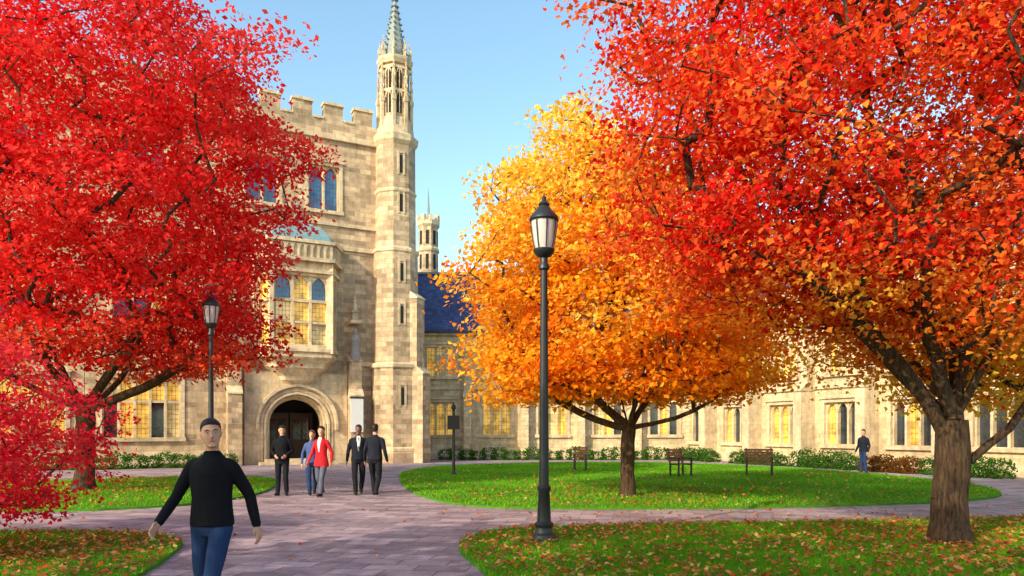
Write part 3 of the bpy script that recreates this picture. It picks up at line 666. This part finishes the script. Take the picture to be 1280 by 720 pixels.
def person(name,loc,rot,height,mats,legs,arms,head=(0,0,0),vox=.009,female=False,skirt=False,extra=None,longhair=False):
    s=height/1.78; body=[]; over=[]; prng=np.random.default_rng(len(bpy.data.objects))
    def addring(rings,lab,dst=None,jit=0):
        out=[]
        for a,b in zip(rings[:-1],rings[1:]):
            d=max((Vector(p)-Vector(q)).length for p,q in zip(a,b)); n=max(1,int(d/.018))
            for k in range(n): out.append([tuple(Vector(p).lerp(Vector(q),k/n)) for p,q in zip(a,b)])
        out.append(rings[-1]); k=len(out[0]); vs=[p for r in out for p in r]; fs=[]
        if jit: vs=[tuple(np.array(p)+prng.normal(0,jit,3)) for p in vs]
        for i in range(len(out)-1):
            for j in range(k): a=i*k+j; b=i*k+(j+1)%k; fs.append((a,b,b+k,a+k))
        fs.append(tuple(range(k))[::-1]); fs.append(tuple((len(out)-1)*k+j for j in range(k)))
        (body if dst is None else dst).append((lab,vs,fs))
    def ell(c,a,b,X,Y,n=20): return [tuple(Vector(c)+X*(a*math.cos(2*math.pi*j/n))+Y*(b*math.sin(2*math.pi*j/n))) for j in range(n)]
    def tube(pts,rad,lab,n=16,flat=1.0,sub=5,ref=None,dst=None):
        P=[Vector(p) for p in pts]; PP=[];RR=[]
        for i in range(len(P)-1):
            p0=P[max(0,i-1)];p1=P[i];p2=P[i+1];p3=P[min(len(P)-1,i+2)]
            for k in range(sub):
                t=k/sub; PP.append(.5*((2*p1)+(p2-p0)*t+(2*p0-5*p1+4*p2-p3)*t*t+(3*p1-p0-3*p2+p3)*t**3)); tt=t*t*(3-2*t); RR.append(rad[i]*(1-tt)+rad[i+1]*tt)
        PP.append(P[-1]);RR.append(rad[-1]); rings=[]
        L=len(PP)
        for i in range(L):
            d=(PP[min(L-1,i+1)]-PP[max(0,i-1)]).normalized(); rf=Vector(ref) if ref else (Vector((0,1,0)) if abs(d.y)<.9 else Vector((0,0,1)))
            Y=(rf-d*rf.dot(d)).normalized(); X=Y.cross(d)
            if i==0: rings.append(ell(PP[0]-d*RR[0]*.55,RR[0]*.35,RR[0]*.35*flat,X,Y,n)); rings.append(ell(PP[0]-d*RR[0]*.35,RR[0]*.75,RR[0]*.75*flat,X,Y,n))
            rings.append(ell(PP[i],RR[i],RR[i]*flat,X,Y,n))
            if i==L-1: rings.append(ell(PP[i]+d*RR[i]*.35,RR[i]*.75,RR[i]*.75*flat,X,Y,n)); rings.append(ell(PP[i]+d*RR[i]*.55,RR[i]*.35,RR[i]*.35*flat,X,Y,n))
        addring(rings,lab,dst)
    X=Vector((1,0,0));Y=Vector((0,1,0))
    w=.88 if female else 1
    addring([ell((0,yo,z),a,b,X,Y,28) for z,a,b,yo in ((.80,.10,.09,.0),(.85,.155,.115,.005),(.93,.168,.125,.01),(1.0,.155,.115,0),(1.04,.14,.105,0))],'pants')
    tor=([(.76,.198,.165,.0),(.80,.196,.160,.0)] if skirt else [(.89,.186,.142,.005),(.92,.187,.142,.005)])+[(1.03,.176*w,.13,0),(1.12,.170*w,.125,0),(1.24,.182*w,.13,-.005),(1.33,.188*w,.132,-.005),(1.385,.178*w,.122,0),(1.425,.150*w,.105,.005),(1.455,.112*w,.09,.01),(1.48,.082,.078,.012),(1.50,.070,.071,.010),(1.51,.067,.068,.008)]
    addring([ell((0,yo,z),a,b,X,Y,28) for z,a,b,yo in tor],'top')
    tube([(0,.015,1.44),(0,.005,1.56),(0,0,1.62)],[.056,.052,.05],'skin')
    for sx,(kn,an,toe) in zip((-1,1),legs):
        hip=(sx*.09,0,.88); mid=[(a+b)/2 for a,b in zip(hip,kn)]; cal=[kn[i]*.62+an[i]*.38 for i in range(3)]
        tube([hip,mid,kn,cal,an],[.094,.083,.068,.065,.056],'pants')
        a=Vector(an); t=Vector(toe); dr=(t-a); dr.z=0; dr.normalize(); heel=a-dr*.05+Vector((0,0,-.05))
        tube([heel,a+dr*.03+Vector((0,0,-.035)),a+(t-a)*.6+Vector((0,0,-.01)),t],[.045,.05,.046,.034],'shoe',16,.8,4,(0,0,1))
    for sx,(el,wr,pn) in zip((-1,1),arms):
        s0=Vector((sx*.10*w,.004,1.405)); sh=Vector((sx*.172*w,.004,1.375)); el=Vector(el);wr=Vector(wr); md=sh.lerp(el,.5)+Vector((sx*.006,0,0))
        tube([s0,sh,md,el,el.lerp(wr,.4),wr],[.056*w,.064*w,.056*w,.048*w,.046*w,.038*w],'top')
        d=(wr-el).normalized(); n=Vector(pn); n=(n-d*n.dot(d)).normalized(); sd=n.cross(d)
        if sd.dot(Vector((0,-1,0)))<0: sd=-sd
        hp=lambda u,v,k:wr+d*u+sd*v+n*k
        tube([hp(-.03,0,0),hp(.03,0,0)],[.027,.026],'skin')
        addring([ell(hp(u,0,0),a,b,sd,n,14) for u,a,b in ((.01,.026,.02),(.04,.034,.018),(.07,.041,.017),(.092,.040,.014),(.102,.032,.009))],'skin')
        for v,L in ((.031,.068),(.0105,.077),(-.0105,.071),(-.031,.055)):
            tube([hp(.082,v,0),hp(.092+L*.4,v*1.08,.008),hp(.092+L*.72,v*1.1,.026),hp(.092+L*.85,v*1.1,.045)],[.0095,.009,.0082,.007],'skin',8,1,3)
        tube([hp(.02,.022,.002),hp(.052,.05,.012),hp(.085,.052,.024)],[.013,.0105,.0085],'skin',8,1,3)
    HR=Euler(head).to_matrix(); hc=Vector((0,-.012,1.655)); H=lambda x,y,z: hc+HR@Vector((x,y,z))
    hx,hyv=HR@X,HR@Y
    addring([ell(H(0,yo,z),a,b,hx,hyv,24) for z,a,b,yo in ((-.118,.022,.020,-.056),(-.108,.040,.038,-.05),(-.085,.054,.062,-.027),(-.05,.065,.082,-.011),(-.02,.071,.089,-.004),(.01,.072,.091,.0),(.04,.075,.097,.003),(.075,.069,.089,.004),(.1,.05,.064,.005),(.116,.02,.03,.007))],'skin')
    tube([H(0,-.088,.012),H(0,-.103,-.015),H(0,-.112,-.034)],[.008,.011,.0145],'skin',10,1,3)
    tube([H(-.048,-.076,.022),H(0,-.090,.024),H(.048,-.076,.022)],[.011,.011,.011],'skin',8,1,3)
    tube([H(-.018,-.093,-.104),H(.018,-.093,-.104)],[.014,.014],'skin',8,1,3)
    tube([H(-.022,-.0855,-.066),H(0,-.0945,-.064),H(.022,-.0855,-.066)],[.0035,.006,.0035],'lips',8,1,3,dst=over)
    for q in (-1,1):
        tube([H(q*.021,-.0865,.004),H(q*.031,-.0875,.005),H(q*.042,-.082,.004)],[.004,.006,.004],'eye_white',8,1,3,dst=over)
        tube([H(q*.031,-.0885,.005),H(q*.031,-.0930,.005)],[.0052,.004],'eye',8,1,2,dst=over)
        tube([H(q*.016,-.097,.026),H(q*.032,-.096,.030),H(q*.052,-.083,.026)],[.003,.0042,.0028],'hair',6,1,3,dst=over)
        addring([ell(H(q*x,.012,z),a,b,hx,hyv,10) for z,a,b,x in ((-.035,.006,.010,.072),(-.01,.010,.016,.078),(.015,.011,.018,.080),(.028,.006,.01,.078))],'skin')
    hr=[(-.062,.050,.036,.052),(-.03,.071,.054,.044),(.0,.0785,.060,.040),(.03,.0815,.074,.034),(.055,.082,.088,.021),(.078,.081,.096,.009),(.100,.071,.087,.003),(.122,.050,.062,.003),(.136,.018,.022,.004)]
    if longhair: hr=[(-.22,.050,.020,.070),(-.16,.075,.034,.062),(-.09,.085,.05,.047)]+[(z,a+.008,b+.007,y) for z,a,b,y in hr[1:]]
    addring([ell(H(0,yo,z),a,b,hx,hyv,30) for z,a,b,yo in hr],'hair',over,.0018)
    if extra: extra(lambda r,l:addring(r,l,over),lambda *a,**k:tube(*a,dst=over,**k),ell,H)
    src=[];faces=[]
    for lab,vs,fs in body:
        o=len(src); src+=vs; faces+=[tuple(i+o for i in f) for f in fs]
    me=bpy.data.meshes.new('src'); me.from_pydata(src,[],faces); tmp=bpy.data.objects.new('src',me); COL.objects.link(tmp)
    md=tmp.modifiers.new('r','REMESH'); md.mode='VOXEL'; md.voxel_size=vox; md.use_smooth_shade=True
    sm=tmp.modifiers.new('s','SMOOTH'); sm.factor=.5; sm.iterations=3
    dg=bpy.context.evaluated_depsgraph_get(); ev=tmp.evaluated_get(dg); nm=bpy.data.meshes.new_from_object(ev); bpy.data.objects.remove(tmp)
    trees={}
    for lb in ('top','pants','shoe','skin'):
        vs=[];fs=[]
        for lab,v,f in body:
            if lab==lb: o=len(vs); vs+=v; fs+=[tuple(i+o for i in q) for q in f]
        trees[lb]=BVHTree.FromPolygons(vs,fs)
    keys=['top','pants','shoe','skin']+[k for k in dict.fromkeys(l for l,_,_ in over)]; kidx={k:i for i,k in enumerate(keys)}
    V=[tuple(v.co) for v in nm.vertices]; F=[tuple(p.vertices) for p in nm.polygons]; mi=[]
    th=max(.006,vox*.85)
    for p in nm.polygons:
        ds={k:trees[k].find_nearest(p.center)[3] for k in trees}
        k='top' if ds['top']<th else min(ds,key=ds.get)
        mi.append(kidx[k])
    for lab,vs,fs in over:
        o=len(V); V+=vs; F+=[tuple(i+o for i in f) for f in fs]; mi+=[kidx[lab]]*len(fs)
    fm=bpy.data.meshes.new(name); fm.from_pydata(V,[],F); fm.update()
    for k in keys: fm.materials.append(MATS[mats.get(k,k)])
    fm.polygons.foreach_set('material_index',mi); fm.polygons.foreach_set('use_smooth',[True]*len(mi))
    ob=bpy.data.objects.new(name,fm); COL.objects.link(ob); ob.location=loc; ob.rotation_euler=(0,0,rot); ob.scale=(s,s,s)
    return ob
Z0=.002
def stand(dy=.0,sp=.1): return (((-sp,-.01+dy,.48),(-sp-.01,.02,.085),(-sp-.04,-.15,.035)),((sp,-.01-dy,.48),(sp+.01,.02,.085),(sp+.04,-.15,.035)))
def walk(st=.26,front=-1):
    f=((0,-.17,.50),(0,-st,.088),(0,-st-.17,.042)); b=((0,.02,.47),(0,st+.02,.15),(0,st-.10,.038))
    L=[]
    for k,x in enumerate((-.1,.1)):
        q=f if (k==0)==(front<0) else b
        L.append(tuple((x*(1 if i==0 else .75),p[1],p[2]) for i,p in enumerate(q)))
    return tuple(L)
def arms(a=.0,b=.0,out=.06,bend=.1):
    return (((-.235-out*.5,.03+a*.5,1.12),(-.255-out,-.03-bend*.5+a,.87),(1,0,0)),((.235+out*.5,.03+b*.5,1.12),(.255+out,-.03-bend*.5+b,.87),(-1,0,0)))
person('walking_man',(-2.42,6.0,Z0),R(-8),1.70,{'top':'black_knit','pants':'jeans'},walk(.34,1),
   (((-.29,-.05,1.13),(-.33,-.24,.93),(1,0,0)),((.27,.13,1.13),(.34,.12,.88),(-1,0,0))),head=(R(-4),R(-5),R(32)),vox=.006)
def opencoat(mat,tie=None):
    def f(addring,tube,ell,H):
        X=Vector((1,0,0));Y=Vector((0,1,0))
        addring([ell((0,y,z),a,.012,X,Y,14) for z,a,y in ((1.12,.012,-.119),(1.25,.032,-.130),(1.36,.046,-.128),(1.42,.05,-.100),(1.47,.05,-.066),(1.50,.045,-.058))],mat)
        if tie: addring([ell((0,y,z),a,.008,X,Y,8) for z,a,y in ((1.14,.008,-.133),(1.2,.016,-.138),(1.4,.010,-.124),(1.46,.014,-.088))],tie)
    return f
def bag(mat):
    def f(addring,tube,ell,H):
        X=Vector((1,0,0));Y=Vector((0,1,0))
        addring([ell((.22,-.02,z),.05,.12,X,Y,14) for z in (.78,.82,1.0,1.02)],mat)
        tube([(.22,-.02,1.0),(.14,-.13,1.25),(-.06,-.07,1.46)],[.012,.012,.012],mat,8)
    return f
person('man',(-5.78,18.7,Z0),R(6),1.76,{'top':'black_knit','pants':'dark_trousers'},stand(.05),(((-.25,.03,1.13),(-.14,-.17,1.02),(1,0,0)),((.25,.03,1.13),(.14,-.17,1.02),(-1,0,0))),head=(R(10),0,R(15)),vox=.011)
person('woman',(-5.08,18.9,Z0),R(20),1.64,{'top':'blue_top','pants':'jeans','hair':'hair_brown'},walk(.16,-1),arms(.05,-.08,.02,.1),head=(0,0,R(-20)),vox=.011,female=True,longhair=True,extra=bag('tan_bag'))
person('woman',(-4.74,18.5,Z0),R(-14),1.74,{'top':'red_coat','pants':'grey_coat','hair':'hair'},walk(.18,1),arms(-.06,.08,.03,.14),head=(0,0,R(18)),vox=.011,female=True,skirt=True,longhair=True,extra=opencoat('white_shirt'))
person('man',(-3.92,19.0,Z0),R(14),1.78,{'top':'navy_suit','pants':'dark_trousers','skin':'skin_dark'},walk(.18,-1),arms(.06,-.06,.03,.08),head=(0,0,R(-15)),vox=.011,extra=opencoat('white_shirt','navy_suit'))
person('man',(-3.44,18.7,Z0),R(176),1.80,{'top':'navy_suit','pants':'dark_trousers','hair':'hair'},walk(.18,1),arms(.05,-.05,.04,.1),head=(0,0,R(-10)),vox=.011)
person('man',(13.6,28.8,Z0),R(-60),1.70,{'top':'navy_suit','pants':'jeans'},stand(.04),arms(0,0,.02,.15),vox=.012)

# ------------------------------------------------------------ light, sky, camera
EL=R(30)
sd=Vector((-.68*math.cos(EL),-.733*math.cos(EL),math.sin(EL))).normalized()
sun=bpy.data.lights.new('sun','SUN'); sun.energy=5.0; sun.angle=R(.5); sun.color=(1,.87,.62)
so=bpy.data.objects.new('sun',sun); COL.objects.link(so); so.rotation_euler=(-sd).to_track_quat('-Z','Y').to_euler()
w=bpy.data.worlds.new('World'); scene.world=w; w.use_nodes=True; nt=w.node_tree
bg=nt.nodes['Background']; sky=nt.nodes.new('ShaderNodeTexSky'); sky.sky_type='NISHITA'; sky.sun_disc=False
sky.sun_elevation=math.asin(sd.z); sky.sun_rotation=math.atan2(sd.x,sd.y); sky.air_density=1.0; sky.dust_density=1.6; sky.ozone_density=1.2
g=mixc(nt,1.0,sky.outputs[0],(2.15,2.45,2.2),'MULTIPLY')
nt.links.new(g,bg.inputs[0]); bg.inputs[1].default_value=.15
cam=bpy.data.cameras.new('camera'); co=bpy.data.objects.new('camera',cam); COL.objects.link(co); scene.camera=co
co.location=(0,0,1.6); co.rotation_euler=(R(90),0,0); cam.sensor_width=36; cam.lens=930/1280*36; cam.shift_y=180/1280; cam.clip_end=3000; cam.clip_start=.05
scene.view_settings.view_transform='Standard'; scene.view_settings.look='None'; scene.view_settings.exposure=0
